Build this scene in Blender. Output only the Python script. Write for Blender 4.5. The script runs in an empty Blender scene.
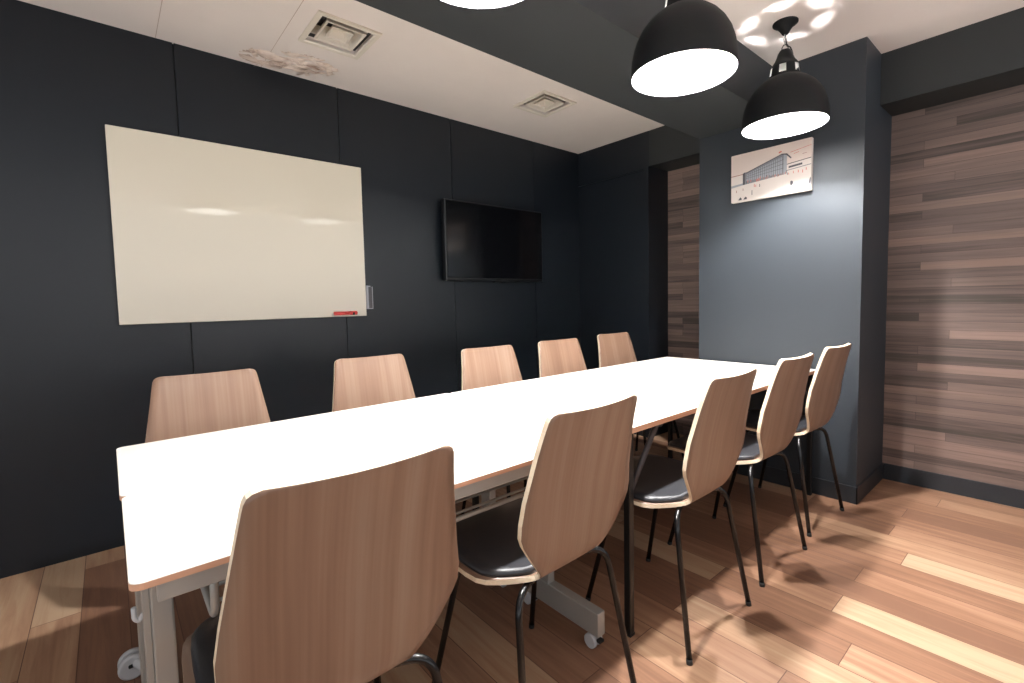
import bpy, bmesh, math, random
from mathutils import Vector, Matrix
C = bpy.context.scene.collection
PI = math.pi
random.seed(4)

# ------------------------------------------------------------------ materials
def newmat(name):
    m = bpy.data.materials.new(name); m.use_nodes = True
    nt = m.node_tree
    return m, nt, nt.nodes['Principled BSDF']

def s2l(c):
    return tuple(((v/255)/12.92 if v/255 <= .04045 else ((v/255+.055)/1.055)**2.4) for v in c) + (1,)

def plain(name, rgb, rough=.5, metal=0., noise=0., nscale=8., spec=.5, coat=0., bump=0., bscale=200.):
    m, nt, b = newmat(name)
    col = s2l(rgb)
    b.inputs['Roughness'].default_value = rough
    b.inputs['Metallic'].default_value = metal
    b.inputs['Specular IOR Level'].default_value = spec
    b.inputs['Coat Weight'].default_value = coat
    tc = nt.nodes.new('ShaderNodeTexCoord')
    n = nt.nodes.new('ShaderNodeTexNoise'); n.inputs['Scale'].default_value = nscale; n.inputs['Detail'].default_value = 4
    nt.links.new(tc.outputs['Object'], n.inputs['Vector'])
    r = nt.nodes.new('ShaderNodeMix'); r.data_type = 'RGBA'
    r.inputs[6].default_value = tuple(v*(1-noise) for v in col[:3])+(1,)
    r.inputs[7].default_value = tuple(min(1, v*(1+noise)) for v in col[:3])+(1,)
    nt.links.new(n.outputs['Fac'], r.inputs[0]); nt.links.new(r.outputs[2], b.inputs['Base Color'])
    if bump:
        n2 = nt.nodes.new('ShaderNodeTexNoise'); n2.inputs['Scale'].default_value = bscale
        nt.links.new(tc.outputs['Object'], n2.inputs['Vector'])
        bp = nt.nodes.new('ShaderNodeBump'); bp.inputs['Strength'].default_value = bump; bp.inputs['Distance'].default_value = .002
        nt.links.new(n2.outputs['Fac'], bp.inputs['Height']); nt.links.new(bp.outputs['Normal'], b.inputs['Normal'])
    return m

def emit(name, col, strength):
    m = bpy.data.materials.new(name); m.use_nodes = True
    nt = m.node_tree; nt.nodes.remove(nt.nodes['Principled BSDF'])
    e = nt.nodes.new('ShaderNodeEmission'); e.inputs['Color'].default_value = col; e.inputs['Strength'].default_value = strength
    nt.links.new(e.outputs[0], nt.nodes['Material Output'].inputs['Surface'])
    return m

def veneer(name, c1, c2, c3, rough=.35, freq=26., along=1.1, axis='z'):
    """wood veneer, grain running along one local axis"""
    m, nt, b = newmat(name)
    b.inputs['Roughness'].default_value = rough
    tc = nt.nodes.new('ShaderNodeTexCoord'); mp = nt.nodes.new('ShaderNodeMapping')
    oi = nt.nodes.new('ShaderNodeObjectInfo')
    mul = nt.nodes.new('ShaderNodeVectorMath'); mul.operation = 'SCALE'; mul.inputs[0].default_value = (7.3, 3.1, 5.7)
    nt.links.new(oi.outputs['Random'], mul.inputs['Scale'])
    add = nt.nodes.new('ShaderNodeVectorMath'); nt.links.new(tc.outputs['Object'], add.inputs[0]); nt.links.new(mul.outputs[0], add.inputs[1])
    nt.links.new(add.outputs[0], mp.inputs['Vector'])
    mp.inputs['Scale'].default_value = {'z': (freq, along, along), 'x': (along, freq, freq), 'y': (freq, along, freq)}[axis]
    n1 = nt.nodes.new('ShaderNodeTexNoise'); n1.inputs['Scale'].default_value = 1; n1.inputs['Detail'].default_value = 3; n1.inputs['Distortion'].default_value = .3
    nt.links.new(mp.outputs[0], n1.inputs['Vector'])
    mp2 = nt.nodes.new('ShaderNodeMapping'); mp2.inputs['Scale'].default_value = tuple(v*(7 if v == freq else 3) for v in mp.inputs['Scale'].default_value)
    nt.links.new(add.outputs[0], mp2.inputs['Vector'])
    n2 = nt.nodes.new('ShaderNodeTexNoise'); n2.inputs['Scale'].default_value = 1; n2.inputs['Detail'].default_value = 2
    nt.links.new(mp2.outputs[0], n2.inputs['Vector'])
    ramp = nt.nodes.new('ShaderNodeValToRGB')
    ramp.color_ramp.elements[0].position = .32; ramp.color_ramp.elements[0].color = s2l(c1)
    ramp.color_ramp.elements[1].position = .68; ramp.color_ramp.elements[1].color = s2l(c3)
    e = ramp.color_ramp.elements.new(.5); e.color = s2l(c2)
    mx = nt.nodes.new('ShaderNodeMix'); mx.inputs[0].default_value = .28
    nt.links.new(n1.outputs['Fac'], mx.inputs[2]); nt.links.new(n2.outputs['Fac'], mx.inputs[3])
    nt.links.new(mx.outputs[0], ramp.inputs['Fac']); nt.links.new(ramp.outputs['Color'], b.inputs['Base Color'])
    return m

def planks(name, swiz, length, width, cols, rough, gap, gapcol, squash=1., grain=(3., 60.), mottle=.5, bump=.15, offset=.37, spec=.5):
    """boards: swiz picks (along, across) from object coordinates"""
    m, nt, b = newmat(name)
    b.inputs['Roughness'].default_value = rough
    b.inputs['Specular IOR Level'].default_value = spec
    tc = nt.nodes.new('ShaderNodeTexCoord'); sx = nt.nodes.new('ShaderNodeSeparateXYZ'); cb = nt.nodes.new('ShaderNodeCombineXYZ')
    nt.links.new(tc.outputs['Object'], sx.inputs[0])
    nt.links.new(sx.outputs[swiz[0]], cb.inputs['X']); nt.links.new(sx.outputs[swiz[1]], cb.inputs['Y'])
    br = nt.nodes.new('ShaderNodeTexBrick')
    br.inputs['Color1'].default_value = (0, 0, 0, 1); br.inputs['Color2'].default_value = (1, 1, 1, 1)
    br.inputs['Mortar'].default_value = (.5, .5, .5, 1)
    br.inputs['Scale'].default_value = 1; br.inputs['Mortar Size'].default_value = gap; br.inputs['Mortar Smooth'].default_value = .1
    br.inputs['Brick Width'].default_value = length; br.inputs['Row Height'].default_value = width
    br.offset = offset; br.offset_frequency = 2; br.squash = squash; br.squash_frequency = 3
    nt.links.new(cb.outputs[0], br.inputs['Vector'])
    ramp = nt.nodes.new('ShaderNodeValToRGB'); ramp.color_ramp.interpolation = 'LINEAR'
    els = ramp.color_ramp.elements
    els[0].position = 0; els[0].color = s2l(cols[0]); els[1].position = 1; els[1].color = s2l(cols[-1])
    for i, c in enumerate(cols[1:-1]):
        e = els.new((i+1)/(len(cols)-1)); e.color = s2l(c)
    # stretched grain, displaced per board
    mp = nt.nodes.new('ShaderNodeMapping'); mp.inputs['Scale'].default_value = (grain[0], grain[1], 1)
    sc = nt.nodes.new('ShaderNodeVectorMath'); sc.operation = 'SCALE'; sc.inputs['Scale'].default_value = 13.7
    nt.links.new(br.outputs['Color'], sc.inputs[0])
    ad = nt.nodes.new('ShaderNodeVectorMath'); nt.links.new(cb.outputs[0], ad.inputs[0]); nt.links.new(sc.outputs[0], ad.inputs[1])
    nt.links.new(ad.outputs[0], mp.inputs['Vector'])
    n = nt.nodes.new('ShaderNodeTexNoise'); n.inputs['Scale'].default_value = 1; n.inputs['Detail'].default_value = 6; n.inputs['Roughness'].default_value = .6; n.inputs['Distortion'].default_value = .5
    nt.links.new(mp.outputs[0], n.inputs['Vector'])
    mr = nt.nodes.new('ShaderNodeMapRange'); mr.inputs['From Min'].default_value = .25; mr.inputs['From Max'].default_value = .75
    mr.inputs['To Min'].default_value = -mottle; mr.inputs['To Max'].default_value = mottle
    nt.links.new(n.outputs['Fac'], mr.inputs['Value'])
    a2 = nt.nodes.new('ShaderNodeMath'); a2.operation = 'ADD'; a2.use_clamp = True
    nt.links.new(br.outputs['Color'], a2.inputs[0]); nt.links.new(mr.outputs['Result'], a2.inputs[1])
    nt.links.new(a2.outputs[0], ramp.inputs['Fac'])
    mx = nt.nodes.new('ShaderNodeMix'); mx.data_type = 'RGBA'; mx.inputs[7].default_value = s2l(gapcol)
    nt.links.new(br.outputs['Fac'], mx.inputs[0]); nt.links.new(ramp.outputs['Color'], mx.inputs[6])
    nt.links.new(mx.outputs[2], b.inputs['Base Color'])
    bp = nt.nodes.new('ShaderNodeBump'); bp.inputs['Strength'].default_value = bump; bp.inputs['Distance'].default_value = .002
    inv = nt.nodes.new('ShaderNodeMath'); inv.operation = 'SUBTRACT'; inv.inputs[0].default_value = 1
    nt.links.new(br.outputs['Fac'], inv.inputs[1]); nt.links.new(inv.outputs[0], bp.inputs['Height']); nt.links.new(bp.outputs['Normal'], b.inputs['Normal'])
    return m

M = {}
M['wall'] = plain('charcoal_panel', (18, 24, 31), .42, noise=.10, nscale=3, bump=.08, bscale=350, spec=.4)
M['slate'] = plain('slate_paint', (44, 48, 51), .6, noise=.05, nscale=5, bump=.1, bscale=300)
M['header'] = plain('header_paint', (34, 38, 39), .6, noise=.05, nscale=5, bump=.1, bscale=300)
M['column'] = plain('column_paint', (42, 48, 54), .55, noise=.05, nscale=5, bump=.1, bscale=300)
M['base'] = plain('baseboard_paint', (36, 40, 45), .45, noise=.05)
M['white_ceiling'] = plain('ceiling_board', (243, 235, 230), .85, noise=.03, nscale=6, bump=.06, bscale=150)
M['joint'] = plain('ceiling_joint', (196, 178, 168), .9)  # tone of the thin strips at the ceiling board joints
M['plaster'] = plain('loose_plaster', (236, 224, 214), .9, noise=.06, nscale=14)
M['vent'] = plain('vent_plastic', (232, 225, 213), .5, noise=.02)
M['dark'] = plain('duct_dark', (84, 82, 84), .8, noise=.1)
M['black'] = plain('black_steel', (17, 17, 18), .32, noise=.1, spec=.5)
M['black_shade'] = plain('black_enamel', (17, 19, 21), .6, noise=.06, spec=.25)
M['reflector'] = plain('white_enamel', (240, 240, 238), .5)
M['bulb'] = emit('lamp_glow', (1, .98, .967, 1), 3250)
M['board'] = plain('whiteboard_enamel', (224, 216, 198), .008, noise=.012, nscale=2, spec=.5)
M['board_edge'] = plain('whiteboard_edge', (190, 186, 176), .4)
M['laminate'] = plain('table_laminate', (234, 229, 219), .4, noise=.02, nscale=10)
M['edge_wood'] = veneer('table_edge_band', (206, 156, 126), (216, 168, 138), (224, 180, 150), .5, freq=40, axis='x')
M['silver'] = plain('silver_paint', (176, 176, 172), .38, metal=.35, noise=.04)
M['grey_plastic'] = plain('grey_plastic', (205, 208, 212), .45, noise=.03)
M['stay'] = plain('stay_steel', (70, 68, 72), .4, metal=.3)
M['rubber'] = plain('black_rubber', (28, 28, 28), .7, noise=.1)
M['veneer'] = veneer('chair_veneer', (115, 87, 69), (128, 100, 82), (139, 115, 97), .38, freq=20., along=.7)
M['ply_edge'] = veneer('birch_ply_edge', (226, 204, 172), (238, 220, 192), (246, 232, 208), .5, freq=30, axis='x')
M['leather'] = plain('black_leatherette', (44, 45, 49), .36, noise=.12, nscale=30, bump=.25, bscale=260)
M['chrome'] = plain('black_tube', (13, 13, 15), .24, spec=.45)
M['screen'] = plain('screen_glass', (9, 10, 13), .12, spec=.5)
M['bezel'] = plain('screen_bezel', (16, 17, 20), .35)
M['canvas'] = plain('canvas_print_ground', (213, 204, 198), .8, noise=.03, nscale=20)
M['ink'] = plain('print_ink', (60, 58, 64), .8, noise=.15, nscale=60)
M['ink_mid'] = plain('print_grey', (112, 114, 120), .8, noise=.1, nscale=60)
M['ink_glass'] = plain('print_window', (147, 151, 158), .8, noise=.1)
M['ink_red'] = plain('print_red', (196, 104, 92), .8)
M['ink_brown'] = plain('print_brown', (150, 104, 96), .8)
M['ink_sky'] = plain('print_sky', (211, 196, 188), .8, noise=.02)
M['red'] = plain('red_marker', (210, 69, 65), .4)
M['holder'] = plain('holder_plastic', (160, 160, 166), .35)
M['peel'] = veneer('streaked_plaster', (150, 122, 106), (226, 210, 198), (240, 228, 219), .9, freq=38., along=11., axis='x')  # brown streaks through a pale plaster base
M['floor'] = planks('floor_boards', ('Y', 'X'), .93, .137, [(128, 94, 75), (144, 107, 84), (162, 124, 99), (181, 146, 117), (192, 164, 135)], .36, .0014, (99, 67, 52), grain=(2.2, 34.), mottle=.3, offset=.41, squash=1.25)
M['woodwall'] = planks('wood_cladding', ('Y', 'Z'), 1.15, .0485, [(70, 61, 56), (97, 82, 76), (110, 93, 86), (123, 103, 95), (139, 116, 106)], .6, .0008, (65, 54, 50), grain=(2., 55.), mottle=.34, offset=.29, squash=1.4)

# ------------------------------------------------------------------ mesh helpers
def box(bm, x0, x1, y0, y1, z0, z1, mi=0, bevel=0., seg=2):
    r = bmesh.ops.create_cube(bm, size=1)
    vs = r['verts']
    for v in vs:
        v.co = Vector((x0+(v.co.x+.5)*(x1-x0), y0+(v.co.y+.5)*(y1-y0), z0+(v.co.z+.5)*(z1-z0)))
    fs = {f for v in vs for f in v.link_faces}
    for f in fs: f.material_index = mi
    if bevel:
        es = list({e for v in vs for e in v.link_edges})
        r = bmesh.ops.bevel(bm, geom=es, offset=bevel, segments=seg, affect='EDGES', profile=.5)
        for f in r['faces']: f.material_index = mi
    return vs

def tube(bm, pts, r, seg=10, mi=0, cap=True):
    pts = [Vector(p) for p in pts]; rings = []
    prev = None
    for i, p in enumerate(pts):
        t = (pts[min(i+1, len(pts)-1)]-pts[max(i-1, 0)]).normalized()
        if prev is None:
            a = Vector((0, 0, 1)) if abs(t.z) < .9 else Vector((1, 0, 0))
            u = t.cross(a).normalized()
        else:
            u = (prev - t*prev.dot(t)).normalized()
        prev = u; w = t.cross(u)
        rr = r[i] if isinstance(r, (list, tuple)) else r
        rings.append([bm.verts.new(p+(u*math.cos(2*PI*k/seg)+w*math.sin(2*PI*k/seg))*rr) for k in range(seg)])
    for a, b in zip(rings, rings[1:]):
        for k in range(seg):
            f = bm.faces.new((a[k], a[(k+1) % seg], b[(k+1) % seg], b[k])); f.material_index = mi; f.smooth = True
    if cap:
        bm.faces.new(rings[0][::-1]).material_index = mi; bm.faces.new(rings[-1]).material_index = mi

def arc_path(pts, rad, n=6):
    """polyline with its inner corners rounded"""
    pts = [Vector(p) for p in pts]; out = [pts[0]]
    for a, b, c in zip(pts, pts[1:], pts[2:]):
        d1 = (a-b).normalized(); d2 = (c-b).normalized()
        l = min(rad, (a-b).length*.49, (c-b).length*.49)
        p, q = b+d1*l, b+d2*l
        for k in range(n+1):
            t = k/n; out.append(p*(1-t)**2 + b*2*t*(1-t) + q*t*t)
    out.append(pts[-1]); return out

def lathe(bm, prof, cx=0, cy=0, seg=48, mi=0, skip=None, smooth=True):
    rings = []
    for r, z in prof:
        rings.append([bm.verts.new((cx+r*math.cos(2*PI*k/seg), cy+r*math.sin(2*PI*k/seg), z)) for k in range(seg)])
    for i, (a, b) in enumerate(zip(rings, rings[1:])):
        for k in range(seg):
            if skip and skip(i, k): continue
            f = bm.faces.new((a[k], a[(k+1) % seg], b[(k+1) % seg], b[k])); f.material_index = mi; f.smooth = smooth
    return rings

def obj(name, bm, mats, parent=None, smooth=None):
    bmesh.ops.recalc_face_normals(bm, faces=bm.faces)
    me = bpy.data.meshes.new(name); bm.to_mesh(me); bm.free()
    for m in (mats if isinstance(mats, (list, tuple)) else [mats]): me.materials.append(m)
    if smooth is not None:
        for p in me.polygons: p.use_smooth = smooth
    o = bpy.data.objects.new(name, me); C.objects.link(o)
    if parent: o.parent = parent
    return o

def B(): return bmesh.new()
def tag(o, label, cat, group=None):
    o['label'] = label; o['category'] = cat
    if group: o['group'] = group
    return o
def thing(name, label, cat, loc=(0, 0, 0), rz=0, group=None):
    o = bpy.data.objects.new(name, None); C.objects.link(o); o.empty_display_size = .1
    o.location = loc; o.rotation_euler = (0, 0, rz)
    return tag(o, label, cat, group)
def struct(name, bm, m, parent=None):
    o = obj(name, bm, m, parent); o['kind'] = 'structure'; return o
def dup(root, loc, rz, label):
    r = root.copy(); C.objects.link(r); r.location = loc; r.rotation_euler = (0, 0, rz); r['label'] = label
    for ch in list(root.children):
        c = ch.copy(); C.objects.link(c); c.parent = r
        for g in list(ch.children):
            d = g.copy(); C.objects.link(d); d.parent = c
    return r

# ------------------------------------------------------------------ dimensions
YL = 2.017; ZC = 2.443; XE = 3.306; XC = 3.0265; XW = 3.574
YR = -.183; YB = .716; YI = .25; ZB = 2.17; ZH = 2.17
XB = -2.3; YF = -2.6; YRE = 1.283   # room behind the camera / recess edge

# ------------------------------------------------------------------ the room
b = B(); box(b, XB, XW+.1, YF, YL+.1, -.1, 0); struct('floor', b, M['floor'])

b = B()                                    # panels of the whiteboard wall, 4 mm open joints
box(b, XB, XE+.3, YL+.012, YL+.12, 0, ZC+.1, mi=1)
xs = [XB] + [.322+.81*k for k in range(-3, 4) if .322+.81*k > XB+.05] + [XE+.2]
for a, c in zip(xs, xs[1:]): box(b, a+.003, c-.003, YL, YL+.014, 0, ZC+.1)
struct('wall_left', b, [M['wall'], M['rubber']])

b = B(); box(b, XE, XW+.1, YRE, YL+.05, 0, ZC+.1); struct('wall_end', b, M['wall'])
b = B()                                    # casing on the end wall
box(b, XE-.012, XE, YRE, YRE+.045, 0, 2.165); box(b, XE-.012, XE, YRE+.045, YL, 2.15, 2.165)
struct('trim_1', b, M['wall'])
b = B(); box(b, XE, XW+.1, YF, YRE, ZH, ZC+.1); struct('header_beam', b, M['header'])
b = B(); box(b, XW, XW+.12, YF, YRE+.02, 0, ZH+.02); struct('wall_wood', b, M['woodwall'])
b = B(); box(b, XC, XW+.05, YR, YB, 0, ZC+.1); struct('column', b, M['column'])
b = B(); box(b, XB, XE+.02, YI, YB, ZB, ZC+.1); struct('ceiling_beam', b, M['slate'])
b = B()
box(b, XC-.008, XC, YR-.008, YB, 0, .094, bevel=.002); box(b, XC-.008, XW, YR-.008, YR, 0, .094, bevel=.002)
struct('baseboard_column', b, M['base'])
b = B(); box(b, XW-.008, XW, YF, YR-.008, 0, .098, bevel=.002); struct('baseboard_right', b, M['base'])

b = B(); box(b, XB-.1, XW, YF-.1, YF, 0, .45); struct('light_block_right', b, M['wall'])  # unseen low wall, added to cut fill light near the floor
b = B(); box(b, XB-.1, XB, YF, YL+.1, 0, .45); struct('light_block_back', b, M['wall'])  # same at the back: unseen, added to shape the incoming fill

# ceilings: the left one is a grid with two square openings for the vents
VENTS = [(.94, 1.455), (2.30, 1.42)]; VH = .128
b = B()
gx = sorted([XB, XE+.02] + [v[0]+s*VH for v in VENTS for s in (-1, 1)])
gy = sorted([YB-.05, YL+.02] + [v[1]+s*VH for v in VENTS for s in (-1, 1)])
for x0, x1 in zip(gx, gx[1:]):
    for y0, y1 in zip(gy, gy[1:]):
        mx, my = (x0+x1)/2, (y0+y1)/2
        if any(abs(mx-v[0]) < VH-.001 and abs(my-v[1]) < VH-.001 for v in VENTS): continue
        box(b, x0, x1, y0, y1, ZC, ZC+.02)
for xj in (.253, .717): box(b, xj-.0012, xj+.0012, YB, YL, ZC-.0006, ZC+.01, mi=1)
struct('ceiling', b, [M['white_ceiling'], M['joint']])
b = B(); box(b, XB, XE+.02, YF, YI+.02, ZC, ZC+.1); struct('ceiling_right', b, M['white_ceiling'])
b = B(); box(b, XB, XE+.02, YB-.06, YL+.05, ZC+.16, ZC+.2); struct('ceiling_slab', b, M['dark'])

# ------------------------------------------------------------------ air vents
def make_vent(loc, label):
    t = thing('air_vent', label, 'air vent', loc, 0, 'square ceiling air vents')
    def ring(bm, a0, z0, a1, z1, th=.004):
        v = [[bm.verts.new((sx*a, sy*a, z)) for sx, sy in ((-1, -1), (1, -1), (1, 1), (-1, 1))] for a, z in ((a0, z0), (a1, z1), (a1-th, z1), (a0-th, z0))]
        for i in range(4):
            for k in range(4):
                bm.faces.new((v[i][k], v[i][(k+1) % 4], v[(i+1) % 4][(k+1) % 4], v[(i+1) % 4][k]))
    f = B()
    ring(f, .150, -.004, .150, 0, .026); ring(f, .152, -.006, .112, .075, .006)
    ring(f, .150, -.010, .146, -.004, .020)
    obj('frame', f, M['vent'], t)
    f = B(); ring(f, .094, .000, .062, .060, .004); ring(f, .096, -.005, .092, .0, .010); obj('louvre', f, M['vent'], t)
    f = B(); ring(f, .052, .006, .026, .052, .004); ring(f, .053, .002, .050, .006, .008)
    box(f, -.026, .026, -.026, .026, .046, .052); obj('louvre', f, M['vent'], t)
    f = B(); box(f, -.127, .127, -.127, .127, .10, .106)
    for s in (-1, 1):
        box(f, s*.127-.002, s*.127+.002, -.127, .127, .02, .106); box(f, -.127, .127, s*.127-.002, s*.127+.002, .02, .106)
    obj('duct_box', f, M['dark'], t)
    return t
v0 = make_vent((VENTS[0][0], VENTS[0][1], ZC), 'square white ceiling air vent beside the peeling plaster, nearest the camera')
dup(v0, (VENTS[1][0], VENTS[1][1], ZC), 0, 'square white ceiling air vent toward the far corner, above the television')

# peeling plaster patch
b = B(); rnd = random.Random(11)
n1, n2 = 34, 26; g = []
for i in range(n1):
    row = []
    for j in range(n2):
        u, w = i/(n1-1)*2-1, j/(n2-1)*2-1
        x = .825+.245*u+.02*w; y = 1.862-.085*u*.9+.115*w
        y = min(y, YL-.003)
        d = u*u+w*w
        amp = max(0, 1-d)**.4
        h = (.5+.5*math.sin(3*u+11*w+2.6*math.sin(3*w+5*u))+.22*rnd.random())*amp
        row.append(b.verts.new((x, y, ZC+.003-.017*h*(.4+.6*abs(math.sin(6*u-3*w))))))
    g.append(row)
for i in range(n1-1):
    for j in range(n2-1):
        u, w = (i+.5)/(n1-1)*2-1, (j+.5)/(n2-1)*2-1
        if u*u+w*w < .98+.2*rnd.random()-.15: b.faces.new((g[i][j], g[i+1][j], g[i+1][j+1], g[i][j+1]))
for v in [v for v in b.verts if not v.link_faces]: b.verts.remove(v)
for k in range(14):                       # lifted flakes
    cx, cy = .64+.42*rnd.random(), 1.80+.17*rnd.random()
    a = rnd.random()*PI; l, wd = .02+.03*rnd.random(), .006+.012*rnd.random()
    ca, sa = math.cos(a), math.sin(a)
    q = [(-l, -wd, 0), (l, -wd, -.004), (l*.8, wd, -.016*rnd.random()-.006), (-l, wd, -.008)]
    b.faces.new([b.verts.new((cx+px*ca-py*sa, min(cy+px*sa+py*ca, YL-.004), ZC-.004+pz)) for px, py, pz in q])
tag(obj('peeling_plaster', b, M['peel'], smooth=False), 'crumpled patch of peeling plaster on the ceiling above the whiteboard', 'plaster')

# ------------------------------------------------------------------ whiteboard and television
b = B(); box(b, .0405, 1.2504, YL-.032, YL-.006, 1.062, 1.981, bevel=.003)
for f in b.faces:
    if abs(f.normal.y) < .9: f.material_index = 1
wb = obj('whiteboard', b, [M['board'], M['board_edge']]); tag(wb, 'large frameless whiteboard mounted on the dark left wall', 'whiteboard')
for x in (.2, 1.09):
    for z in (1.2, 1.84):
        b = B(); box(b, x-.03, x+.03, YL-.007, YL, z-.03, z+.03); obj('wall_mount', b, M['silver'], wb)

b = B(); box(b, 1.252, 1.264, YL-.041, YL-.004, 1.105, 1.252, bevel=.001); box(b, 1.256, 1.292, YL-.010, YL-.004, 1.105, 1.252, bevel=.001)
box(b, 1.2562, 1.2888, YL-.038, YL-.035, 1.107, 1.244, mi=1); box(b, 1.289, 1.293, YL-.04, YL-.006, 1.105, 1.245, bevel=.001); box(b, 1.254, 1.292, YL-.04, YL-.006, 1.105, 1.109)
tag(obj('pen_holder', b, [M['holder'], M['stay']]), 'small grey pen holder on the right edge of the whiteboard', 'pen holder')

t = thing('marker', 'red marker pen lying at the lower right of the whiteboard', 'marker', (1.105, YL-.0465, 1.0825))
b = B(); tube(b, [(-.065, 0, 0), (.03, 0, 0)], .0115, 14); obj('barrel', b, M['red'], t)
b = B(); tube(b, [(.03, 0, 0), (.074, 0, 0), (.078, 0, 0)], [.0125, .0125, .008], 14); c = obj('cap', b, M['red'], t)
b = B(); tube(b, [(.046, -.0005, -.002), (.058, -.0005, -.002)], .013, 14); obj('band', b, M['rubber'], t)
b = B(); box(b, 1.03, 1.19, YL-.06, YL-.033, 1.0655, 1.0695, bevel=.001); box(b, 1.03, 1.19, YL-.061, YL-.058, 1.0655, 1.0715)
box(b, 1.03, 1.19, YL-.036, YL-.0325, 1.0655, 1.083)
tag(obj('marker_ledge', b, M['board_edge']), 'short white ledge under the red marker on the whiteboard', 'ledge')

t = thing('television', 'black flat television mounted on the dark wall beyond the whiteboard', 'television', (2.285, YL-.075, 1.572))
b = B(); box(b, -.47, .47, -.012, .03, -.283, .283, bevel=.006); obj('case', b, M['bezel'], t)
b = B(); box(b, -.458, .458, -.0135, -.0115, -.262, .272); obj('screen', b, M['screen'], t)
b = B(); box(b, -.2, .2, .03, .0745, -.12, .12, bevel=.004); box(b, -.03, .03, -.008, .02, -.292, -.281); obj('wall_bracket', b, M['black'], t)

# ------------------------------------------------------------------ print on the column
t = thing('canvas_print', 'small canvas print of a long building, hung on the grey column', 'picture', (XC, .272, 1.857))
W2, H2 = .2215, .1435
b = B(); box(b, -.028, 0, -W2, W2, -H2, H2, bevel=.003)
obj('canvas', b, M['canvas'], t)
b = B()
def poly(pts, mi, lift):
    # u runs from the left edge to the right edge as seen from the room, v from the bottom up
    vs = [b.verts.new((-.0282-.00012*lift, W2*(1-2*u)*.995, H2*(2*v-1)*.99)) for u, v in pts]
    f = b.faces.new(vs); f.material_index = mi
rp = random.Random(3)
poly([(0, .52), (1, .62), (1, 1), (0, 1)], 5, 1)                               # sky
poly([(0, .55), (.18, .56), (.18, .575), (0, .565)], 4, 2)
poly([(0, .33), (.2, .36), (.2, .55), (0, .54)], 6, 2)
poly([(0, .31), (.17, .34), (.17, .38), (0, .36)], 2, 3)
poly([(.17, .34), (.72, .40), (.72, .76), (.66, .80), (.2, .585), (.17, .585)], 1, 3)  # arcade front
poly([(.165, .59), (.215, .595), (.66, .815), (.72, .80), (.775, .70), (.765, .68), (.71, .775), (.655, .795), (.21, .575)], 0, 5)
poly([(.16, .34), (.19, .343), (.19, .60), (.16, .58)], 0, 5)
for k in range(17):
    u = .21+.027*k; top = .56+(u-.2)*.43
    poly([(u, .41+.03*(u-.2)), (u+.017, .411+.03*(u-.2)), (u+.017, top), (u, top-.006)], 2, 4)
for r in range(3):
    v0_ = .46+.035*r; v1_ = .52+.085*r
    poly([(.2, v0_), (.68, v1_), (.68, v1_+.008), (.2, v0_+.006)], 0, 6)
poly([(.68, .40), (.72, .40), (.72, .765), (.68, .79)], 2, 6)
poly([(.72, .40), (1, .44), (1, .60), (.72, .57)], 6, 3)
poly([(.74, .50), (.9, .52), (.9, .56), (.74, .54)], 0, 5)
poly([(.72, .575), (1, .615), (1, .63), (.72, .592)], 0, 5)
poly([(.72, .455), (1, .49), (1, .505), (.72, .47)], 1, 5)
poly([(.76, .80), (1, .86), (1, .868), (.76, .81)], 3, 4)
poly([(.80, .76), (.86, .775), (.86, .785), (.80, .77)], 3, 4); poly([(.9, .72), (.95, .73), (.95, .738), (.9, .73)], 4, 4)
poly([(.62, .83), (.66, .85), (.65, .875), (.62, .86)], 3, 5)
for k in range(34):                                                            # people in the square
    u = .2+.6*rp.random(); v = .34+.05*rp.random()+.06*(u-.2)
    h = .025+.03*rp.random(); poly([(u, v), (u+.008, v), (u+.007, v+h), (u, v+h)], rp.choice([0, 3, 4]), 7+k*.1)
for u, v, h, mi in [(.07, .2, .05, 4), (.16, .22, .05, 4), (.28, .1, .1, 0), (.31, .26, .06, 3), (.33, .25, .05, 3), (.38, .24, .06, 0), (.85, .38, .05, 3), (.9, .36, .06, 3), (.94, .4, .05, 3)]:
    poly([(u, v), (u+.01, v), (u+.009, v+h), (u+.001, v+h)], mi, 7)
poly([(.775, .1), (.78, .1), (.78, .18), (.775, .18)], 0, 7)
poly([(.762, .17)] + [(.777+.02*math.cos(a), .20+.045*math.sin(a)) for a in [PI*1.25+PI*1.5*k/8 for k in range(1, 9)]], 0, 8)
for u in (.13, .2): poly([(u-.03, .03), (u+.02, .03), (u+.015, .07), (u, .09), (u-.02, .06)], 0, 7)
poly([(1, .1), (1, .26), (.985, .22), (.975, .14)], 0, 7)
obj('printed_scene', b, [M['ink'], M['ink_mid'], M['ink_glass'], M['ink_red'], M['ink_brown'], M['ink_sky'], M['canvas']], t)

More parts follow.
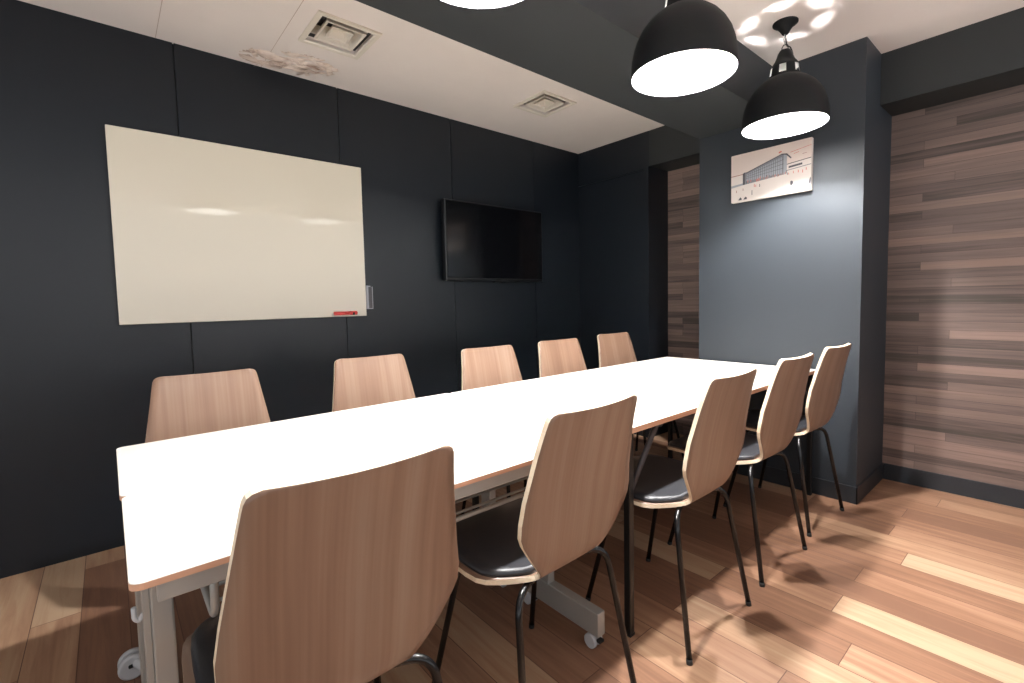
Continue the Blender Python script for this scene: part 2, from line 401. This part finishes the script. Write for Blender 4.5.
# ------------------------------------------------------------------ pendant lamps
def make_pendant(loc, label):
    """origin on the ceiling; rim .453 below it"""
    t = thing('pendant_lamp', label, 'lamp', loc, 0, 'black dome pendants in a row over the table')
    z = lambda w: w-2.443
    # lamp cap with six tall slots
    cap = [(.072, 2.180), (.071, 2.188), (.069, 2.194), (.064, 2.231), (.060, 2.240), (.053, 2.252), (.044, 2.264), (.037, 2.280), (.031, 2.300), (.022, 2.314)]
    outer = [(.186, 1.954), (.1872, 1.958), (.1868, 1.980), (.1845, 2.012), (.178, 2.048), (.167, 2.083), (.150, 2.115), (.128, 2.143), (.103, 2.165), (.084, 2.177), (.070, 2.183)]
    f = B(); pr = outer + [(.068, 2.181)] + [(max(r-.003, .066), q-.0015) for r, q in outer[::-1][1:-1]] + [(.186, 1.954)]
    lathe(f, [(r, z(q)) for r, q in pr], seg=64)
    bmesh.ops.remove_doubles(f, verts=f.verts, dist=1e-5)
    sh = obj('shade', f, M['black_shade'], t)
    inner = [(r-.0045, z(q-.001)) for r, q in outer[1:]]
    f = B(); lathe(f, inner, seg=64); obj('reflector', f, M['reflector'], sh)
    f = B(); lathe(f, [(r-.003, z(q)) for r, q in cap[:8]], seg=72, skip=lambda i, k: i == 2 and k % 12 < 5); obj('cap_lining', f, M['reflector'], sh)
    f = B(); bmesh.ops.create_uvsphere(f, u_segments=20, v_segments=12, radius=.034)
    for v in f.verts: v.co.z = v.co.z*1.15 + z(2.118)
    for fc in f.faces: fc.smooth = True
    bl = obj('bulb', f, M['bulb'], t)
    f = B()
    lathe(f, [(r, z(q)) for r, q in cap], seg=72, skip=lambda i, k: i == 2 and k % 12 < 5)
    rr = [f.verts.new((.022*math.cos(2*PI*k/24), .022*math.sin(2*PI*k/24), z(2.3135))) for k in range(24)]; f.faces.new(rr)
    obj('cap', f, M['black_shade'], t)
    f = B(); tube(f, [(0, 0, z(2.262)), (0, 0, z(2.218)), (0, 0, z(2.214))], [.018, .022, .0445], 20); tube(f, [(0, 0, z(2.214)), (0, 0, z(2.158))], .0445, 24); obj('bulb_socket', f, M['reflector'], bl)
    f = B(); tube(f, [(0, .014*math.cos(a), z(2.326)+.016*math.sin(a)) for a in [2*PI*k/18 for k in range(19)]], .0025, 8); obj('ring', f, M['black'], t)
    f = B()
    for k in range(3):
        zc = 2.349+.0165*k
        tube(f, [((.0065*math.cos(a) if k % 2 == 0 else 0), (0 if k % 2 == 0 else .0065*math.cos(a)), z(zc)+.0115*math.sin(a)) for a in [2*PI*q/12 for q in range(13)]], .0018, 6)
    obj('chain', f, M['silver'], t)
    f = B(); lathe(f, [(.0, z(2.388)), (.012, z(2.388)), (.016, z(2.394)), (.024, z(2.408)), (.036, z(2.424)), (.052, z(2.434)), (.055, z(2.437)), (.055, z(2.443))], seg=36); obj('canopy', f, M['black_shade'], t)
    f = B(); tube(f, arc_path([(.004, 0, z(2.39)), (.01, -.004, z(2.335)), (.03, -.012, z(2.338)), (.048, -.018, z(2.31)), (.052, -.018, z(2.265)), (.047, -.017, z(2.26))], .02), .0032, 8); obj('cord', f, M['black'], t)
    return t
LAMPS = [(.735, .055), (1.672, .058), (2.561, .034)]
lab = ['black dome pendant nearest the camera, only its glowing rim showing at the top', 'black dome pendant in the middle of the row, in front of the beam', 'black dome pendant by the column, hung from a ceiling canopy lit with star-shaped rays']
p0 = make_pendant((LAMPS[2][0], LAMPS[2][1], ZC), lab[2])
dup(p0, (LAMPS[1][0], LAMPS[1][1], ZC), .2, lab[1]); dup(p0, (LAMPS[0][0], LAMPS[0][1], ZC), .5, lab[0])

# ------------------------------------------------------------------ tables
ZT = .72; TH = .02
def top(parent, x0, x1, y0, y1, r=.018, TH=TH):
    f = B()
    box(f, x0, x1, y0, y1, ZT-TH, ZT)
    ve = [e for e in f.edges if abs((e.verts[0].co-e.verts[1].co).z) > .009]
    bmesh.ops.bevel(f, geom=ve, offset=r, segments=5, affect='EDGES', profile=.5)
    te = [e for e in f.edges if e.is_boundary is False and all(v.co.z > ZT-1e-5 for v in e.verts) and any(abs(q.normal.z) < .5 for q in e.link_faces)]
    bmesh.ops.bevel(f, geom=te, offset=.002, segments=2, affect='EDGES', profile=.5)
    f.normal_update()
    for q in f.faces: q.material_index = 1 if abs(q.normal.z) < .3 else 0
    return obj('tabletop', f, [M['laminate'], M['edge_wood']], parent)

def castor(parent, x, y, ztop, r=.026, ox=0, oy=0, dr=0):
    """ox, oy: how far the wheel has swivelled out from its stem"""
    f = B()
    tube(f, [(x, y, ztop), (x, y, ztop-.012)], .012, 12)
    if ox: tube(f, [(x, y, ztop-.004), (x+ox*.6, y+oy*.6, ztop+.002), (x+ox, y+oy, r+dr)], [.012, .014, .010], 12)
    x += ox; y += oy; r += dr
    if ox:
        for s in (-1, 1): tube(f, [(x, y+s*.006, r+.0005), (x, y+s*.009, r+.0005), (x, y+s*.022, r+.0005), (x, y+s*.025, r+.0005)], [r*.9, r, r, r*.85], 22)
    else:
      for s in (-1, 1): tube(f, [(x+s*.006, y+.006, r+.0005), (x+s*.009, y+.006, r+.0005), (x+s*.019, y+.006, r+.0005), (x+s*.021, y+.006, r+.0005)], [r*.9, r, r, r*.85], 18)
    box(f, x-.006, x+.006, y-.012, y+.024, r, r+.02, bevel=.003)
    o = obj('castor', f, M['grey_plastic'], parent)
    f = B(); box(f, x-.011, x+.011, y-.031, y-.014, r+.004, r+.014, bevel=.003); obj('brake_tab', f, M['rubber'], o)
    return o

def folding_table(label, y0, y1, side, dx):
    """side -1: its open front faces the camera; +1: mirrored for the far one"""
    t = thing('folding_table', label, 'table', (dx, 0, 0), 0, 'small silver framed folding tables')
    L = 1.1765; top(t, 0, L, y0, y1, TH=.0125)
    yc = (y0+y1)/2 + (.075 if side < 0 else -.07)
    yf = y0 if side < 0 else y1
    for x0, wd in ((.032 if side < 0 else .016, .038), (L-.036, .032)):
        f = B(); x9 = x0+wd
        box(f, x0, x9, yc-.03, yc+.03, .085, ZT-.0125-.028, bevel=.004)
        if x0 < .5 and side < 0: box(f, x0-.013, x0, yc-.022, yc+.022, .10, ZT-.0125-.03, bevel=.002)
        lg = obj('leg', f, M['silver'], t)
        f = B(); box(f, x9-.034, x9+.002, y0+.045, y1-.045, .048, .128, bevel=.003); obj('foot_bar', f, M['silver'], lg)
        for y in (y0+.072, y1-.072): castor(lg, x9-.018, y, .049, .0235, *((-.034, .075, .0135) if side > 0 and x0 < .5 and y > yc else (0, 0, 0)))
        f = B(); box(f, x0-.004, x9, y0+.05, y1-.05, ZT-.0125-.03, ZT-.0125-.002, bevel=.003); obj('top_bracket', f, M['silver'], lg)
        if x0 < .5 and side < 0:
            f = B(); tube(f, arc_path([(x0-.011, yc, .518), (x0-.019, yc, .504), (x0-.026, yc, .512), (x0-.026, yc, .536)], .008), .0045, 8)
            obj('bag_hook', f, M['grey_plastic'], lg)
            f = B(); tube(f, [(x0-.019, yc, .60), (x0-.012, yc, .60)], .008, 10); obj('release_knob', f, M['grey_plastic'], lg)
    f = B()
    for yy in (yf - side*.024, yf - side*(y1-y0-.06)): box(f, .034, L-.04, yy-.012, yy+.012, ZT-.0125-.034, ZT-.0125-.001, bevel=.002)
    obj('frame_rail', f, M['silver'], t)
    # wire shelf slung under the top
    f = B()
    ya, yb = yf - side*.10, yf - side*(y1-y0-.10)
    for x in (.120, L-.120): tube(f, arc_path([(x, ya, ZT-.0125-.002), (x, ya, .562), (x, yb, .562), (x, yb, ZT-.0125-.002)], .035), .0075, 10)
    for k in range(5):
        y = ya+(yb-ya)*k/4
        tube(f, [(.13, y, .562 if 0 < k < 4 else .580), (L-.13, y, .562 if 0 < k < 4 else .580)], .0065 if k in (0, 4) else .004, 10)
    obj('shelf_rack', f, M['silver'], t)
    return t
folding_table('small folding table at the near left, its silver leg and bag hook showing', 0, .450, -1, 0)
folding_table('small folding table at the far left, between the near table and the whiteboard wall', .4512, .946, 1, -.003)

x0, x1, y0, y1 = 1.178, 3.0, .002, .94
t = thing('meeting_table', 'long white meeting table on thin black legs, reaching to the column', 'table', (0, 0, 0))
top(t, x0, x1, y0, y1, .012)
LEGS = [(1.285, .030), (2.984, .030), (1.285, .905), (2.984, .905)]
for x, y in LEGS:
    f = B(); box(f, x-.0125, x+.0125, y-.0125, y+.0125, .008, ZT-TH-.001, bevel=.003); lg = obj('leg', f, M['black'], t)
    f = B(); box(f, x-.0135, x+.0135, y-.0135, y+.0135, .0, .01, bevel=.002); obj('foot_cap', f, M['rubber'], lg)
    f = B(); sx = 1 if x < 2 else -1
    tube(f, [(x+sx*.012, y, .50), (x+sx*.16, y, ZT-TH-.012), (x+sx*.19, y, ZT-TH-.012)], .010, 10); obj('stay', f, M['stay'], lg)
f = B()
for y in (.13, .81): box(f, x0+.05, x1-.05, y-.014, y+.014, ZT-TH-.035, ZT-TH-.001, bevel=.002)
for x in (1.285, 2.984): box(f, x-.0125, x+.0125, .03, .905, ZT-TH-.035, ZT-TH-.001, bevel=.002)
obj('frame', f, M['black'], t)

# ------------------------------------------------------------------ chairs
PROF = [  # y, z of the shell's upper/front face, half width, crown (sideways curve)
 (.290, .449, .150, 0), (.287, .451, .176, 0), (.278, .454, .193, 0), (.262, .458, .205, 0), (.235, .4625, .214, 0), (.19, .465, .220, 0), (.12, .464, .223, 0), (.05, .462, .223, 0),
 (.012, .461, .219, 0), (-.012, .460, .206, 0), (-.035, .460, .182, 0), (-.056, .460, .152, 0), (-.073, .462, .128, 0), (-.086, .466, .115, .001), (-.096, .473, .113, .002), (-.104, .483, .119, .003),
 (-.110, .495, .129, .004), (-.115, .508, .140, .005), (-.119, .522, .151, .006), (-.122, .537, .162, .006), (-.125, .556, .175, .007), (-.129, .58, .191, .008), (-.1335, .603, .201, .009), (-.139, .635, .202, .010),
 (-.146, .685, .195, .011), (-.157, .735, .187, .011), (-.170, .79, .178, .012), (-.182, .835, .171, .012), (-.190, .861, .167, .012), (-.1935, .872, .165, .012), (-.196, .881, .161, .012), (-.1975, .886, .154, .012), (-.1985, .889, .141, .012)]
def shell_surface(off, prof, nu=14, inset=0):
    """grid of points, moved by off along the local normal"""
    P2 = [Vector((0, p[0], p[1])) for p in prof]; rows = []
    for i, (y, z, w, c) in enumerate(prof):
        tv = (P2[min(i+1, len(P2)-1)]-P2[max(i-1, 0)]).normalized(); nv = Vector((0, -tv.z, tv.y))
        row = []
        for k in range(nu+1):
            u = -1+2*k/nu
            row.append(Vector((u*(w-inset), 0, 0)) + P2[i] + nv*(off - c*u*u))
        rows.append(row)
    return rows
def make_chair(loc, rz, label):
    t = thing('plywood_chair', label, 'chair', loc, rz, 'plywood chairs with black seat pads')
    f = B(); nu = 14
    up = [[f.verts.new(p) for p in r] for r in shell_surface(0, PROF)]
    dn = [[f.verts.new(p) for p in r] for r in shell_surface(.0125, PROF)]
    n = len(PROF)
    for i in range(n-1):
        for k in range(nu):
            for g_, fl in ((up, 0), (dn, 1)):
                q = [g_[i][k], g_[i][k+1], g_[i+1][k+1], g_[i+1][k]]
                fc = f.faces.new(q if fl else q[::-1]); fc.smooth = True
    def edge(a, b_, c, d):
        fc = f.faces.new((a, b_, c, d)); fc.material_index = 1
    for i in range(n-1):
        edge(up[i][0], up[i+1][0], dn[i+1][0], dn[i][0]); edge(up[i][nu], dn[i][nu], dn[i+1][nu], up[i+1][nu])
    for k in range(nu):
        edge(up[0][k], up[0][k+1], dn[0][k+1], dn[0][k]); edge(up[-1][k], dn[-1][k], dn[-1][k+1], up[-1][k+1])
    obj('shell', f, [M['veneer'], M['ply_edge']], t)
    # seat pad
    f = B(); pp = [p for p in PROF[1:13]]
    base = shell_surface(-.0005, pp, nu, .016)
    mid = shell_surface(-.009, pp, nu, .015); tp = shell_surface(-.0165, pp, nu, .026)
    L_ = [[[f.verts.new(p) for p in r] for r in g_] for g_ in (base, mid, tp)]
    m_ = len(pp)
    for i in range(m_-1):
        for k in range(nu): f.faces.new((L_[2][i][k], L_[2][i][k+1], L_[2][i+1][k+1], L_[2][i+1][k])); f.faces.new((L_[0][i][k], L_[0][i+1][k], L_[0][i+1][k+1], L_[0][i][k+1]))
        for a, c in ((0, 1), (1, 2)):
            for k in (0, nu): f.faces.new((L_[a][i][k], L_[a][i+1][k], L_[c][i+1][k], L_[c][i][k]))
    for a, c in ((0, 1), (1, 2)):
        for i in (0, m_-1):
            for k in range(nu): f.faces.new((L_[a][i][k], L_[a][i][k+1], L_[c][i][k+1], L_[c][i][k]))
    obj('seat_pad', f, M['leather'], t, smooth=True)
    for sx in (-1, 1):
        for pth in ([(sx*.03, -.035, .437), (sx*.168, -.084, .437), (sx*.212, -.156, .004)], [(sx*.03, .10, .440), (sx*.150, .165, .440), (sx*.200, .262, .004)]):
            f = B(); tube(f, arc_path(pth, .055, 8), .0088, 12)
            lg = obj('leg', f, M['chrome'], t)
            f = B(); q = pth[-1]; d = (Vector(pth[1])-Vector(q)).normalized(); tube(f, [(q[0], q[1], 0), Vector(q)+d*.012], .0098, 12); obj('foot_cap', f, M['rubber'], lg)
    f = B(); box(f, -.05, .05, -.05, .125, .4255, .447, bevel=.004); obj('seat_frame', f, M['chrome'], t)
    return t
near = [(.286, -.194, -.012), (.872, -.172, .020), (1.525, -.200, .006), (2.102, -.190, -.030), (2.669, -.178, -.045)]
far = [(.272, 1.187, -.032), (.924, 1.209, -.052), (1.555, 1.13, -.057), (2.115, 1.142, -.045), (2.742, 1.206, -.047)]
nl = ['plywood chair nearest the camera, its back hiding the corner of the near left table', 'plywood chair second from the camera on the near side, over the silver table foot', 'plywood chair in the middle of the near row, beside the black table leg', 'plywood chair next to last on the near side, before the one by the column', 'plywood chair at the end of the near row, closest to the column']
fl = ['plywood chair across the table below the whiteboard\'s left half, widest on the wall side', 'plywood chair across the table below the whiteboard\'s lower right corner', 'plywood chair in the middle of the wall side row, below the television\'s left end', 'plywood chair on the wall side below the right end of the television', 'plywood chair at the far end of the wall side, nearest the room corner']
ch0 = None
for lst, lb, s in ((near, nl, 0), (far, fl, PI)):
    for (x, y, th), l in zip(lst, lb):
        a = th+s; off = Vector((math.sin(a)*.1845, -math.cos(a)*.1845, 0))     # local (0,-.1985) turned by a
        loc = (x-off.x, y-off.y, 0)
        if ch0 is None: ch0 = make_chair(loc, a, l)
        else: dup(ch0, loc, a, l)

# ------------------------------------------------------------------ ambient fill added through the open side behind the camera
w = bpy.data.worlds.new('ambient_fill'); bpy.context.scene.world = w; w.use_nodes = True
wn = w.node_tree; bg = wn.nodes['Background']
tc = wn.nodes.new('ShaderNodeTexCoord'); sp = wn.nodes.new('ShaderNodeSeparateXYZ'); rp_ = wn.nodes.new('ShaderNodeValToRGB')
wn.links.new(tc.outputs['Generated'], sp.inputs[0]); wn.links.new(sp.outputs['Z'], rp_.inputs['Fac'])   # fill shaped bright near the horizon, dim overhead
rp_.color_ramp.elements[0].position = .06; rp_.color_ramp.elements[0].color = (.97, .98, 1.0, 1)
rp_.color_ramp.elements[1].position = .34; rp_.color_ramp.elements[1].color = (.12, .12, .125, 1)
wn.links.new(rp_.outputs['Color'], bg.inputs['Color'])
bg.inputs['Strength'].default_value = 2.0

# ------------------------------------------------------------------ camera
cd = bpy.data.cameras.new('camera'); cam = bpy.data.objects.new('camera', cd); C.objects.link(cam)
yaw, pitch, roll, fpx, pyo = .8662, -.0623, -.0211, 475.59, -10.74
fw = Vector((math.cos(yaw)*math.cos(pitch), math.sin(yaw)*math.cos(pitch), math.sin(pitch)))
rt = Vector((math.sin(yaw), -math.cos(yaw), 0)); upv = rt.cross(fw)
c_, s_ = math.cos(roll), math.sin(roll)
r2, u2 = rt*c_+upv*s_, upv*c_-rt*s_
m = Matrix((r2, u2, -fw)).transposed().to_4x4(); m.translation = (-.0017, -.9025, 1.1353)
cam.matrix_world = m
cd.sensor_fit = 'HORIZONTAL'; cd.sensor_width = 36; cd.lens = fpx/1024*36; cd.shift_y = pyo/1024; cd.clip_start = .02
sc = bpy.context.scene; sc.camera = cam
sc.view_settings.view_transform = 'Standard'; sc.view_settings.look = 'None'
sc.view_settings.exposure = .21; sc.view_settings.gamma = 1; sc.view_settings.use_curve_mapping = False
sc.cycles.max_bounces = 10; sc.cycles.diffuse_bounces = 6; sc.cycles.use_denoising = True
sc.cycles.sample_clamp_indirect = 8
